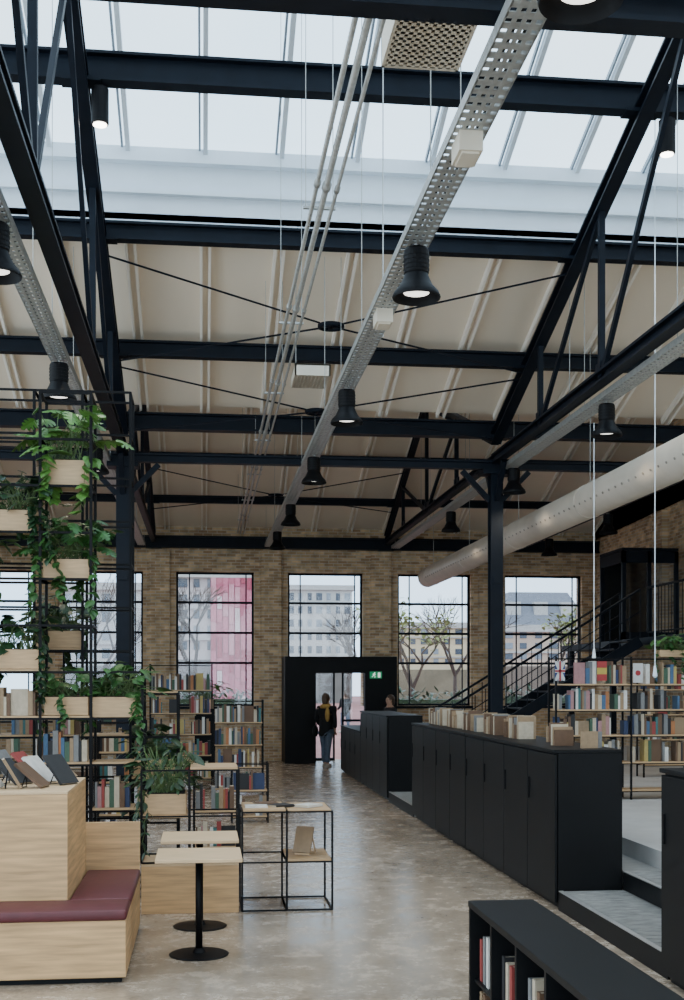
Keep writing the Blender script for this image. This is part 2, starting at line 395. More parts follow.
def unit(x0,x1,y0,y1,z0,z1,label,n=9):
    t=thing('fan_unit',((x0+x1)/2,(y0+y1)/2,z0),label,'ceiling fan unit','ceiling fan units')
    b=MB(); b.box(x0,x1,y0,y0+.02,z0,z1); b.box(x0,x1,y1-.02,y1,z0,z1); b.box(x0,x0+.02,y0,y1,z0,z1); b.box(x1-.02,x1,y0,y1,z0,z1); b.box(x0,x1,y0,y1,z1-.02,z1); b.build('casing',PLASTIC,t)
    MB().box(x0+.02,x1-.02,y0+.02,y1-.02,z0+.04,z0+.06).build('filter',DARKIN,t)  # dark sheet standing in for the shade inside the casing
    b=MB(); 
    for i in range(n+1):
        xx=x0+.02+(x1-x0-.04)*i/n; b.box(xx-.014,xx+.014,y0+.02,y1-.02,z0+.002,z0+.012)
        yy=y0+.02+(y1-y0-.04)*i/n; b.box(x0+.02,x1-.02,yy-.014,yy+.014,z0+.002,z0+.012)
    b.build('grille',PLASTIC,t)
    for xx in (x0+.04,x1-.04): MB().tube((xx,(y0+y1)/2,z1),(xx,(y0+y1)/2,roofz(y0)),.005,5).build('hanger_rod',SILVER,t)
unit(1.13,1.63,6.95,7.58,5.93,6.40,'large cream metal fan unit with perforated underside at the upper edge')
unit(1.17,1.63,15.35,16.05,5.95,6.10,'smaller white fan unit with grille hanging above the conduits')
for py,wd in ((137,'nearer'),(314,'further')):
    Yb=3.38*1200/(683-py)
    b=MB(); b.box(1.58,1.73,Yb-.12,Yb+.12,5.31,5.434); b.box(1.60,1.71,Yb-.1,Yb+.1,5.295,5.31)
    tag(b.build('junction_box',PLASTIC),'%s small cream junction box under the aisle cable tray'%wd,'junction box','junction boxes')

# ---------------------------------------------------------------- pendants
def make_pendant(loc,label):
    x,y,z=loc
    t=thing('pendant_lamp',loc,label,'pendant lamp','black bell pendant lamps')
    prof=[(.185,0),(.19,.012),(.175,.05),(.13,.10),(.105,.15),(.09,.19),(.086,.2),(.08,.19),(.095,.145),(.12,.095),(.165,.045),(.18,.012),(.185,0)]
    MB().lathe(loc,prof,32,False).build('lamp_shade',BLACKW,t,True)
    b=MB(); b.lathe((x,y,z+.19),[(.092,0),(.098,.01),(.098,.18),(.088,.2),(.03,.21)],28)
    for k in range(4): b.lathe((x,y,z+.22+k*.035),[(.102,0),(.102,.012)],28)
    b.build('lamp_housing',BLACKW,t)
    MB().lathe((x,y,z+.045),[(.10,0),(.095,.01)],28).build('diffuser',LIT,t)
    MB().tube((x,y,z+.40),(x,y,z+.43),.012,6).build('stem',SILVER,t)
    l=bpy.data.lights.new('lamp_light','SPOT'); l.energy=70; l.color=(1,.84,.62); l.spot_size=2.3; l.spot_blend=.8; l.shadow_soft_size=.08
    lo=bpy.data.objects.new('lamp_light',l); C.objects.link(lo); lo.parent=t; lo.location=(0,0,-.07)
    return t
LZ=5.0
rows=[(TX,[-14,296,424,484,526,550],'aisle row'),(4.88,[250,430,490,530],'row beside the right truss'),(-1.52,[290,408,478],'row above the plant shelves'),(8.1,[485,530,553],'row above the mezzanine')]
proto=None
for X,ys,nm in rows:
    for i,py in enumerate(ys):
        Y=3.0*1200/(683-py)*CA
        lb='%s black bell pendant lamp of the %s'%(ORD[i],nm)
        if proto is None: proto=make_pendant((X,Y,LZ),lb)
        else: dup(proto,(X,Y,LZ),lb)
b=MB(); b.tube((8.1,6,5.45),(8.1,30.3,5.45),.03,8); tag(b.build('lighting_track',STEEL),'thin dark lighting rail above the mezzanine','rail')
def spot(px,lb):
    Y=PY[2]; p=at(px,120,Y); z=zr(Y)-.15
    t=thing('spotlight',(p.x,Y,z-.45),lb,'spotlight','cylinder spotlights')
    MB().lathe((p.x,Y,z-.42),[(.085,0),(.09,.01),(.09,.36),(.07,.38)],24).build('housing',BLACKW,t)
    MB().tube((p.x,Y,z-.05),(p.x,Y,z),.02,6).build('bracket',BLACKW,t)
    MB().lathe((p.x,Y,z-.43),[(.07,0),(.07,.008)],20).build('lens',mat('spot_lens',(1,.93,.82),.5,0,.01,3,(1,1,1),12),t)
    l=bpy.data.lights.new('spot_light','SPOT'); l.energy=150; l.color=(1,.88,.7); l.spot_size=1.3; l.shadow_soft_size=.07
    lo=bpy.data.objects.new('spot_light',l); C.objects.link(lo); lo.parent=t; lo.location=(0,0,.0)
spot(100,'small black cylinder spotlight hanging from the skylight beam on the left')
spot(667,'small black cylinder spotlight hanging from the skylight beam on the right')
for px,Y,z0,z1,lb in ((594,15.2,2.45,5.4,'thin white cable hanging over the low bookshelf with the flag'),(655,13.2,2.2,8.6,'thin white cable hanging at the far right above the bookshelves'),(383,12,5.5,9.3,'thin white wire dropping from the skylight to the tray')):
    x=ax(px,Y); b=MB(); b.tube((x,Y,z0),(x,Y,z1),.006,5)
    if z0<3: b.lathe((x,Y,z0-.14),[(.012,0),(.028,.02),(.012,.14)],10)
    tag(b.build('hanging_cable',WHITE),lb,'cable','thin hanging cables')

# ---------------------------------------------------------------- black cabinets
def cabinet_row(x0,x1,y0,y1,h,n,label):
    t=thing('storage_cabinet',((x0+x1)/2,y0,0),label,'cabinet','black cabinets along the aisle')
    b=MB(); b.box(x0+.03,x1,y0,y1,.05,h-.03); b.build('body',BLACK,t,False,.004)
    MB().box(x0+.06,x1-.03,y0+.03,y1-.03,0,.05).build('plinth',BLACK,t)
    MB().box(x0-.01,x1,y0-.003,y1+.003,h-.03,h).build('top_panel',BLACK,t,False,.004)
    for i in range(n):
        a=y0+(y1-y0)*i/n+.008; c=y0+(y1-y0)*(i+1)/n-.008
        d=MB(); d.box(x0,x0+.025,a,c,.06,h-.045); d=d.build('cabinet_door',BLACK,t,False,.004)
        MB().box(x0-.012,x0-.001,c-.07,c-.055,h-.5,h-.3).build('handle',BLACKW,d)
    return t
CX0,CX1=3.085,3.70
cabinet_row(CX0,CX1,10.3,13.94,1.41,4,'black cabinet with smooth doors, near half of the long aisle row')
cabinet_row(CX0,CX1,13.96,17.6,1.41,4,'black cabinet with smooth doors, far half of the long aisle row')
cabinet_row(CX0,CX1,20.05,23.5,1.45,4,'black cabinet beyond the gap in the aisle row, nearer one')
cabinet_row(CX0,CX1,23.52,26.9,1.05,4,'lower black cabinet close to the entrance')
cabinet_row(3.05,CX1,5.2,7.75,1.43,3,'black cabinet cut off by the right edge of the picture')
t=thing('low_shelf',(1.6,3,0),'low black open-fronted shelf unit in the right foreground','shelf unit')
lx0=ax(468,6.5); lx1=ax(533,6.5); LH=.80
MB().box(lx0,lx1,3,6.5,LH-.035,LH).build('top_panel',BLACK,t,False,.004)
MB().box(lx0,lx1,3,6.5,0,.05).build('base_panel',BLACK,t)
MB().box(lx1-.02,lx1-.001,3,6.5,.05,LH-.035).build('back_panel',BLACK,t)
y=6.5
while y>3.0:
    MB().box(lx0+.005,lx1-.02,y-.03,y,.05,LH-.035).build('divider',BLACK,t); y-=.49
MB().box(lx0+.03,lx1-.02,3,6.5,.36,.375).build('middle_shelf',BLACK,t)

# ---------------------------------------------------------------- books
COL={'cream':(.46,.39,.29),'white':(.62,.60,.56),'brown':(.12,.065,.035),'red':(.26,.04,.035),'dark blue':(.02,.035,.09),'blue':(.05,.11,.20),'green':(.04,.09,.055),'black':(.012,.012,.014),'orange':(.36,.14,.05),'grey':(.17,.17,.17),'yellow':(.40,.30,.10),'tan':(.28,.19,.11),'teal':(.04,.14,.14),'pink':(.35,.18,.18)}
KEYS=list(COL); WTS=[3,3,5,2,2,2,2,5,1,3,1,4,1,1]
PAGE=mat('book_paper',(.50,.44,.34),.9,0,.1,60,(8,1,1))
BMATS=[mat('book_cover_'+k.replace(' ','_'),c,.6,0,.12,4) for k,c in COL.items()]
def bookgeo(b,ci,pi):
    b.mi=ci; b.box(0,.11,0,1,0,1); b.box(.89,1,0,1,0,1); b.box(.11,.89,0,.05,0,1)
    b.box(.2,.8,-.006,0,.72,.80); b.box(.2,.8,-.006,0,.15,.19)
    b.mi=pi; b.box(.11,.89,.05,.96,.02,.98); return b
BM={}
for k,nme in enumerate(KEYS):
    o=bookgeo(MB(),0,1).build('book',[BMATS[k],PAGE]); BM[nme]=o.data; bpy.data.objects.remove(o)
RECS=[]
def book(col,loc,size,rot,label,group,keep=False): RECS.append((col,V(loc),size,rot,label,group,keep))
def fill_row(x0,x1,y,z,hmax,where,pal=None,fill=.93,tmin=.03,tmax=.055,axis='x'):
    rec=[]; x=x0
    while True:
        if random.random()>fill: x+=R(.06,.2)
        face=(axis=='x' and random.random()<.045)
        t=R(.14,.19) if face else (R(tmin,tmax) if random.random()<.7 else R(tmin*.6,tmin))
        if x+t>x1: break
        h=hmax*R(.58,.98); pick=lambda: random.choice(pal) if pal else random.choices(KEYS,WTS)[0]
        c=pick()
        while rec and rec[-1][2]==c: c=pick()
        rec.append((x,t,c,h,face)); x+=t+.002
    for i,(x,t,c,h,face) in enumerate(rec):
        l=rec[i-1][2] if i else None; r=rec[i+1][2] if i<len(rec)-1 else None
        kind='face-out' if face else ('tall' if h>.87*hmax else ('short' if h<.7*hmax else ('thick' if t>.046 else 'slim')))
        nb='between %s and %s'%(l,r) if l and r else (('at row end beside %s'%(r or l)) if (l or r) else 'standing alone')
        d=R(.15,.19)
        lb='%s %s book %s, %s'%(kind,c,nb,where)
        if face: book(c,(x,y+.06,z),(.025,t,h),(0,0,-math.pi/2),lb,'books, '+where)
        elif axis=='x': book(c,(x,y+R(0,.015),z),(t,d,h),(0,0,0),lb,'books, '+where)
        else: book(c,(y+R(-.02,.02),x+t,z),(t,d,h),(0,0,-math.pi/2),lb,'books, '+where)
LIGHT=['cream','tan','brown','grey','tan','brown','tan','cream']
for k,(a,c,xx) in enumerate(((10.5,10.58,3.40),(10.95,11.05,3.28),(11.6,11.7,3.40),(12.3,12.9,3.28),(13.2,13.9,3.28),(14.2,15.0,3.28),(15.3,16.0,3.28),(16.3,17.2,3.28))):
    fill_row(a,c,xx,1.411,.25,'%s cluster on black cabinets'%ORD[k],LIGHT,.97,.022,.038,'y')

def bookcase(x0,x1,y,levels,top,label,rows,where,depth=.3,z0=0,pal=None,bays=1,tm=(.03,.055),fl=.9):
    t=thing('bookcase',((x0+x1)/2,y,z0),label,'bookcase','black framed bookcases')
    r=.012
    for i in range(bays+1):
        xx=x0+(x1-x0)*i/bays
        for yy in (y,y+depth):
            MB().box(xx-r,xx+r,yy-r,yy+r,z0,top).build('post',BLACKW,t)
    for z in levels:
        MB().box(x0+r,x1-r,y-.005,y+depth,z-.02,z-.001).build('shelf',PLYX,t)
    for z in list(levels)+[top]:
        for yy in (y,y+depth): MB().box(x0,x1,yy-.009,yy+.009,z-.034,z-.021).build('rail',BLACKW,t)
    wd=['bottom','second','third','fourth','fifth','sixth']
    for i,z in enumerate(levels):
        if i in rows:
            nz=levels[i+1] if i+1<len(levels) else top
            for k in range(bays):
                a=x0+(x1-x0)*k/bays+.02; c=x0+(x1-x0)*(k+1)/bays-.02
                bb='' if bays==1 else ('left ','right ')[k]
                fill_row(a,c,y+.02,z,min(.33,nz-z-.05),'%s row, %s%s'%(wd[i],bb,where),pal,fl,*tm)
    return t
bx=ax(556,15)
bookcase(bx,bx+2.0,15,[.62,.98,1.33,1.66,1.99],2.34,'black open bookcase with small flags on the raised platform',{1,2,3,4},'flag bookcase',.32,.49,None,2,(.03,.055),.84)
def flag(px,py,kind,lb):
    p=at(px,py,14.96); w,h=.13,.25; y=14.96
    t=thing('flag_card',(p.x,y,p.z-h/2),lb,'flag card','flag cards on the bookcase')
    x,z=p.x,p.z
    W=mat('flag_white',(.5,.5,.5),.6); Rd=mat('flag_red',(.3,.025,.03),.6)
    if kind=='uk':
        MB().box(x-w/2,x+w/2,y,y+.004,z-h/2,z+h/2).build('blue_field',mat('flag_blue',(.02,.035,.14),.6),t)
        b=MB()
        for s in (-1,1):
            b.add([(x-w/2,y-.002,z-s*h/2),(x-w/2+.03,y-.002,z-s*h/2),(x+w/2,y-.002,z+s*(h/2-.03)),(x+w/2,y-.002,z+s*h/2),(x+w/2-.03,y-.002,z+s*h/2),(x-w/2,y-.002,z-s*(h/2-.03))],[(0,1,2,3,4,5)])
        b.box(x-.022,x+.022,y-.004,y-.002,z-h/2,z+h/2); b.box(x-w/2,x+w/2,y-.004,y-.002,z-.022,z+.022); b.build('white_cross',W,t)
        b=MB(); b.box(x-.012,x+.012,y-.006,y-.004,z-h/2,z+h/2); b.box(x-w/2,x+w/2,y-.006,y-.004,z-.012,z+.012); b.build('red_cross',Rd,t)
    elif kind=='disc':
        MB().box(x-w/2,x+w/2,y,y+.004,z-h/2,z+h/2).build('card',W,t)
        MB().tube((x,y-.002,z),(x,y,z),.035,20).build('red_disc',Rd,t)
    else:
        for i,c in enumerate(((.3,.03,.03),(.4,.3,.06),(.3,.03,.03))):
            MB().box(x-w/2,x+w/2,y,y+.004,z-h/2+i*h/3,z-h/2+(i+1)*h/3).build('stripe',mat('flag_stripe_%d'%(i%2),c,.6),t)
flag(560,671,'uk','Union flag card, leftmost on the platform bookcase')
flag(602,671,'tri','card with red and yellow bands on the platform bookcase')
flag(638,673,'disc','white card with a red disc on the platform bookcase')
bookcase(7.0,8.6,18.5,[.7,1.1,1.5,1.9],2.3,'black bookcase on the platform near the right wall',{1,2,3},'right wall bookcase',.3,.49,None,2,(.04,.07))
bookcase(ax(150,23),ax(212,23),23,[.2,.63,1.03,1.43,1.87],2.36,'tall rear bookcase left of the aisle with five rows',{0,1,2,3,4},'tall rear bookcase',.3,fl=.97)
bookcase(ax(214,21.5),ax(263,21.5),21.5,[.12,.5,.9,1.3],1.7,'waist-high bookcase at the left edge of the aisle',{0,1,2,3},'aisle-edge bookcase',.3,fl=.97)
bookcase(ax(194,14),ax(238,14),14,[.1,.52],1.02,'low bookcase behind the round-based tables',{0,1},'low table bookcase',.3,fl=.96)
bookcase(ax(98,14.2),ax(145,14.2),14.2,[.1,.47,.85,1.2],1.56,'bookcase behind the plant shelves, right of the pair',{0,1,2,3},'bookcase behind planters',.3,fl=.96)
bookcase(ax(-12,13.4),ax(90,13.4),13.4,[.4,.8,1.2],1.6,'wide bookcase behind the plywood display box',{1,2},'wide bookcase',.3,0,None,2)
bookcase(ax(60,24.5),ax(140,24.5),24.5,[.3,.75,1.2,1.65],2.1,'rear bookcase in front of the left windows',{2,3},'rear window bookcase',.3)
bookcase(ax(232,17.2),ax(268,17.2),17.2,[.1,.47],.86,'small low bookcase beside the aisle in the middle distance',{0,1},'small aisle bookcase',.3)

# ---------------------------------------------------------------- left furniture
t=thing('bench',(-1.5,8.1,0),'plywood bench base with burgundy cushions in the left foreground','bench')
MB().box(-2.9,-.51,8.1,9.9,.04,.42).build('base',PLY,t,False,.004)
MB().box(-2.88,-.54,8.14,9.86,0,.04).build('plinth',BLACK,t)
MB().box(-2.9,-.51,9.905,9.93,.04,.87).build('backrest',PLY,t,False,.004)
b=MB(); b.box(-2.9,-.505,8.08,8.53,.421,.49); tag(b.build('seat_cushion',CUSH,None,True,.02),'burgundy leather seat cushion along the front of the bench','cushion','burgundy cushions')
b=MB(); b.box(-.93,-.505,8.54,9.88,.421,.49); tag(b.build('seat_cushion',CUSH,None,True,.02),'burgundy leather seat cushion beside the plywood box, toward the shelves','cushion','burgundy cushions')
t=thing('display_box',(-1.9,8.55,.42),'tall plywood display box standing on the bench with books on top','display box')
MB().box(-2.9,-.94,8.55,9.85,.422,1.22).build('body',PLY,t,False,.003)
MB().box(-2.9,-.94,8.55,9.85,1.221,1.24).build('top_panel',PLYT,t,False,.003)
def easel(x,y,z,rz,col,w,h,label,blabel,group):
    t=thing('book_easel',(x,y,z),label,'book easel','wooden book easels',rz)
    def loc(b,n,m):
        o=b.build(n,m); o.parent=t; return o
    b=MB()
    for s in (-1,1): b.bar((s*.05,.06,.005),(s*.05,-.02,.2),.012,.012); 
    b.bar((-.05,-.005,.16),(.05,-.005,.16),.012,.012); loc(b,'front_frame',PLYT)
    b=MB()
    for s in (-1,1): b.bar((s*.05,-.1,.005),(s*.05,-.015,.195),.010,.010)
    b.bar((-.05,-.1,.008),(.05,-.1,.008),.012,.012)
    b.bar((-.07,.075,.012),(.07,.075,.012),.02,.014); loc(b,'back_legs',PLYT)
    e=Euler((0,0,rz)).to_matrix()
    RM=(Euler((0,0,rz)).to_matrix()@Euler((math.radians(22),0,0)).to_matrix()@Euler((0,0,math.pi/2)).to_matrix()).to_euler()
    base=V((x,y,z))+e@V((w/2,.085,.022))
    book(col,base,(.018,w,h),tuple(RM),blabel,group,True)
disp=[(-1.60,8.9,'brown',-48,-20,.27),(-1.47,8.74,'white',-36,-8,.23),(-1.38,9.1,'black',-52,-30,.28),(-1.30,8.78,'tan',-30,12,.24),(-1.20,9.2,'white',-44,-25,.26),(-1.16,8.8,'brown',-50,-12,.26),(-1.05,9.05,'black',-40,-34,.27),(-1.30,9.55,'red',-46,-18,.29),(-1.5,9.5,'grey',-38,-26,.28),(-1.08,9.6,'tan',-50,-22,.25)]
nm=['far left front','front left','middle-left','front centre','centre','front right','right end','back centre','back left','back right']
for (x,y,c,tl,rz,h),n_ in zip(disp,nm):
    book(c,(x,y,1.242+.0),(.02,.2,h),(0,math.radians(tl),math.radians(rz)),'%s book leaning loosely on the plywood box, %s'%(c,n_),'books displayed on the plywood box',True)
    s=math.sin(math.radians(-tl)); e=Euler((0,0,math.radians(rz))).to_matrix(); p0=V((x,y,1.241)); hh=h*.75
    b=MB()
    top=p0+e@V((-s*hh+.015,.1,math.cos(math.radians(tl))*hh-.02))
    for yy in (.05,.15):
        foot=p0+e@V((-s*hh*1.05,yy,.004)); b.bar(foot,top,.006,.006)
    b.bar(p0+e@V((-s*hh*1.05,.05,.004)),p0+e@V((-s*hh*1.05,.15,.004)),.006,.006)
    tag(b.build('book_stand',BLACKW),'thin wire stand behind the %s book, %s of plywood box'%(c,n_),'book stand','wire book stands')
def cafe(x,yc,label,h=.745):
    t=thing('cafe_table',(x,yc,0),label,'table','square cafe tables')
    MB().box(x-.31,x+.31,yc-.31,yc+.31,h-.026,h).build('tabletop',PLYT,t,False,.004)
    MB().tube((x,yc,.02),(x,yc,h-.04),.026,16).build('pedestal',BLACKW,t,True)
    MB().lathe((x,yc,0),[(.215,0),(.22,.006),(.21,.012),(.05,.02),(.03,.05)],40).build('base_disc',BLACKW,t)
    MB().box(x-.14,x+.14,yc-.14,yc+.14,h-.04,h-.027).build('mounting_plate',BLACKW,t)
cafe(ax(199,8.9),8.9,'square cafe table with pale wood top, nearer of two')
cafe(ax(200,9.93),9.93,'square cafe table with pale wood top, behind the nearer one')
t=thing('plywood_box',(-.1,10.5,0),'low plywood box under the black frame behind the tables','box')
MB().box(-.53,.31,10.5,11.1,.0,.41).build('body',PLY,t,False,.003); MB().box(-.53,.31,10.5,11.1,.411,.43).build('top_panel',PLYT,t)
def frame(name,label,X,Y,Z,shelves,cat='shelf',group='black wire frame shelves',r=.009):
    t=thing(name,(X[0],Y[0],min(min(z) for z in Z)),label,cat,group)
    for i,x in enumerate(X):
        tops=[max(Z[k]) for k in (i-1,i) if 0<=k<len(Z)]; bots=[min(Z[k]) for k in (i-1,i) if 0<=k<len(Z)]
        for y in Y: MB().box(x-r,x+r,y-r,y+r,min(bots),max(tops)).build('post',BLACKW,t)
    lv=sorted(set(z for k in Z for z in k))
    for z in lv:
        b=MB()
        for k in range(len(Z)):
            if z not in Z[k]: continue
            for y in Y: b.box(X[k],X[k+1],y-r*.8,y+r*.8,z-r*.8,z+r*.8)
            for x in (X[k],X[k+1]): b.box(x-r*.8,x+r*.8,Y[0],Y[-1],z-r*.8,z+r*.8)
        b.build('rail',BLACKW,t)
    for (k,z) in shelves: MB().box(X[k]+.01,X[k+1]-.01,Y[0]-.005,Y[-1]+.005,z+.008,z+.026).build('shelf',PLYX,t)
    return t
frame('wire_shelf','black wire frame on the plywood box with a wooden shelf',[-.53,-.12,.31],(10.52,11.08),[[.44,.84,1.24],[.44,.84,1.24]],[(0,.82),(1,1.24)])
frame('wire_shelf','low black wire shelf with two bays at the aisle edge',[.34,.73,1.13],(10.5,11.15),[[.01,.43,.87],[.01,.43,.87]],[(0,.87),(1,.86),(1,.43)])
LV=[.38+.43*k for k in range(11)]
frame('plant_tower','tall black wire tower filled with potted plants and planters',[-2.43,-1.96,-1.49,-1.03,-.56],(11.3,11.75),[[.01]+LV[:10],[.01]+LV[:10],[.01]+LV[:10]+[4.68],[.01]+LV[:5]],[(0,LV[3]),(1,LV[3]),(2,LV[3]),(1,LV[4]),(2,LV[2]),(3,LV[2]),(3,LV[1]),(2,LV[0])],'plant shelf','plant shelves',.013)
L2=[.6+.43*k for k in range(11)]
frame('plant_tower','second black wire tower standing behind the planted one',[-2.6,-2.13,-1.66,-1.19,-.72,-.25],(12.15,12.6),[[.01]+L2[:11],[.01]+L2[:11],[.01]+L2[:11],[.01]+L2[:11],[.01]+L2[:4]],[(1,L2[2]),(2,L2[2]),(3,L2[2]),(2,L2[4]),(4,L2[1]),(4,L2[3])],'plant shelf','plant shelves',.013)
fill_row(-1.94,-1.52,11.36,LV[3]+.028,.28,'upper row in plant tower',LIGHT,.95,.03,.05)
fill_row(-1.47,-1.06,11.36,LV[2]+.028,.3,'lower row in plant tower',None,.95,.03,.05)
fill_row(-1.0,-.6,11.36,LV[1]+.028,.3,'bottom row in plant tower',None,.95,.03,.05)
fill_row(-2.1,-1.22,12.2,L2[2]+.028,.3,'row in second wire tower',None,.95,.03,.05)
for i,(x,y,c,lb) in enumerate(((.42,10.62,'white','flat white book at the left end of the low wire shelf'),(.54,10.85,'brown','flat brown book lying on the low wire shelf'),(.70,10.65,'black','flat black book in the middle of the low wire shelf'),(.98,10.62,'white','flat white booklet at the right end of the low wire shelf'))):
    book(c,(x-.05,y,.90+.012),(.022,.17,.2),(0,math.radians(90),math.radians(15*i)),lb,'books lying on the low wire shelf',True)
easel(.92,10.78,.458,math.radians(150),'tan',.17,.24,'small wooden easel on the middle level of the low wire shelf','tan picture book propped on the easel in the low wire shelf','books lying on the low wire shelf')
PLC=[('first','furthest'),('second','second'),('third','third')]
ci=0; bc=['tan','brown','cream','red','grey','white','orange','brown','tan','black','cream','red','brown','white','tan','grey','cream','brown']
for k in range(3):
    y=6.5-.49*k-.07
    for lvl,zz in (('bottom',.051),('upper',.376)):
        for j in range(3):
            c=bc[ci%18]; ci+=1
            book(c,(lx0+.05,y-.075*j,zz),(.045,.2,R(.22,.27)),(0,0,-math.pi/2),'%s book, %s in the %s level, %s compartment of low black shelf'%(c,('first','second','third')[j],lvl,PLC[k][1]),'books in the low black shelf',True)

# ---------------------------------------------------------------- plants
def leaf(mb,p,d,size,kind,roll=0):
    d=V(d).normalized(); up=V((0,0,1)); s=d.cross(up)
    if s.length<.05: s=V((1,0,0))
    s.normalize(); n=s.cross(d); s=(s*math.cos(roll)+n*math.sin(roll)); n=s.cross(d)
    if kind=='monstera':
        out=[(-.05,.0),(-.12,.22),(.02,.42),(.2,.5),(.24,.2),(.34,.5),(.46,.47),(.46,.18),(.6,.42),(.7,.34),(.68,.13),(.85,.2),(1,0)]
    elif kind=='heart':
        out=[(0,0),(-.1,.2),(.05,.38),(.3,.4),(.6,.26),(.85,.1),(1,0)]
    else:
        out=[(0,0),(.2,.13),(.5,.17),(.8,.09),(1,0)]
    def P(u,v): return p+d*u*size+s*v*size+n*(-.25*u*u-.35*abs(v)**1.5)*size
    mid=[P(u,0) for u,_ in out]
    for sg in (1,-1):
        side=[P(u,v*sg) for u,v in out]
        vs=mid+side; k=len(out); fs=[]
        for i in range(k-1):
            f=(i,i+1,k+i+1,k+i); fs.append(f if sg>0 else f[::-1])
        mb.add(vs,fs)
def plant(loc,w,d,h,n,size,kind,mt,label,spread=.3,rise=.35,trail=0,box=True):
    x,y,z=loc
    t=thing('potted_plant',loc,label,'plant','potted plants on the shelves')
    if box:
        b=MB(); b.box(x-w/2,x+w/2,y-d/2,y+d/2,z,z+h); b.build('planter_box',PLYB,t,False,.003)
        MB().box(x-w/2+.015,x+w/2-.015,y-d/2+.015,y+d/2-.015,z+h,z+h+.006).build('soil',DARKIN,t)
    f=MB(); s=MB()
    for i in range(n):
        a=R(0,2*math.pi); bx=x+R(-.35,.35)*w; by=y+R(-.3,.3)*d; base=V((bx,by,z+h))
        rr=spread*R(.3,1); tip=base+V((math.cos(a)*rr,math.sin(a)*rr*.8,rise*R(.1,1)*(1.1-.4*rr/spread)))
        mid=(base+tip)/2+V((0,0,.06))
        s.path([base,mid,tip],.004,5)
        leaf(f,tip,V((math.cos(a),math.sin(a)-.25,R(-.9,.3))),size*R(.5,1.15),kind,R(-.6,.6))
    for i in range(trail):
        a=R(0,2*math.pi); bx=x+math.cos(a)*w*.5; by=y-d*.5-.02 if i%2 else y+R(-.4,.4)*d
        p=V((bx,by,z+h)); ln=R(.2,.6)
        pts=[p]
        for k in range(7):
            p=p+V((R(-.03,.03),R(-.02,.01),-ln/7)) if k else p+V((math.cos(a)*.05,-.03,.02)); pts.append(p)
            for q in range(3): leaf(f,p,V((R(-1,1),R(-1,.3),R(-.9,0))),size*R(.35,.65),kind if kind!='monstera' else 'heart',R(-.4,.4))
        s.path(pts,.003,4)
    f.build('foliage',mt,t); s.build('stem',STEM,t)
YP=11.52
plant((-1.26,YP,LV[8]+.01),.42,.34,.24,46,.23,'monstera',GREEN2,'large light green monstera in a plywood planter high on the tower',.40,.62,4)
plant((-1.72,YP,LV[7]+.01),.42,.34,.20,60,.15,'heart',GREEN3,'trailing green plant in a planter left of the monstera',.32,.42,8)
plant((-1.26,YP,LV[6]+.01),.42,.34,.18,60,.18,'monstera',GREEN,'broad leaved plant below the monstera, overflowing its planter',.38,.48,7)
plant((-1.72,YP,LV[4]+.03),.42,.34,.18,55,.14,'heart',GREEN3,'dark green plant in a wide planter at mid height on the left',.3,.36,5)
plant((-2.18,YP,LV[6]+.01),.42,.34,.18,65,.16,'heart',GREEN,'bushy green plant at the left edge of the tower',.36,.55,12)
plant((-.80,YP,LV[3]+.01),.44,.34,.19,65,.15,'heart',GREEN,'leafy pothos in the lowest right planter of the tower',.34,.36,4)
plant((-1.26,YP,LV[3]+.03),.40,.32,.17,50,.14,'heart',GREEN,'small green plant beside the pothos in the tower',.27,.32,3)
plant((-1.42,12.37,L2[4]+.03),.42,.34,.17,60,.15,'heart',GREEN3,'dark plant in the second tower behind',.32,.42,5)
plant((-.48,12.37,L2[1]+.03),.42,.34,.17,60,.15,'heart',GREEN3,'dark plant low in the second tower near the wire shelf',.3,.36,3)
plant((-.325,10.8,.848),.36,.4,.18,110,.15,'long',GREEN3,'dark bushy plant in a planter on the plywood box frame',.27,.45,4)
p=at(670,660,15.16); plant((p.x,15.16,2.342),.34,.2,.09,70,.11,'heart',GREEN,'green plant in a low planter on top of the flag bookcase',.26,.24,3)
p=at(205,688,26); plant((p.x,26,1.45),.4,.3,.2,50,.2,'long',GREEN,'spiky plant on the rear shelf in front of the window',.4,.5,0)
t=thing('plant_stand',(p.x,26,0),'tall dark stand holding the spiky plant near the window','stand')
MB().box(p.x-.2,p.x+.2,25.85,26.15,0,1.449).build('body',BLACK,t); MB().box(p.x-.22,p.x+.22,25.83,25.845,.1,1.3).build('front_panel',BLACK,t)

# ---------------------------------------------------------------- entrance vestibule
zp=az(340,659,29.6); oz=az(340,673,29.6)
t=thing('entrance_vestibule',((PX0+PX1)/2,29.6,0),'black box vestibule around the glass entrance doors','vestibule')
MB().box(PX0,ox0,29.6,29.72,0,zp-.001).build('left_panel',BLACK,t); MB().box(ox1,PX1,29.6,29.72,0,zp-.001).build('right_panel',BLACK,t)
MB().box(ox0,ox1,29.6,29.72,oz,zp-.001).build('header',BLACK,t)
MB().box(PX0,PX0+.08,29.72,30.84,0,zp-.001).build('side_wall',BLACK,t); MB().box(PX1-.08,PX1,29.72,30.84,0,zp-.001).build('side_wall',BLACK,t)
MB().box(PX0,PX1,29.6,30.84,zp,zp+.06).build('roof_panel',BLACK,t)
d=bpy.data.objects.new('door_1',None); C.objects.link(d); d.location=((ox0+ox1)/2,30.9,0); d['kind']='structure'
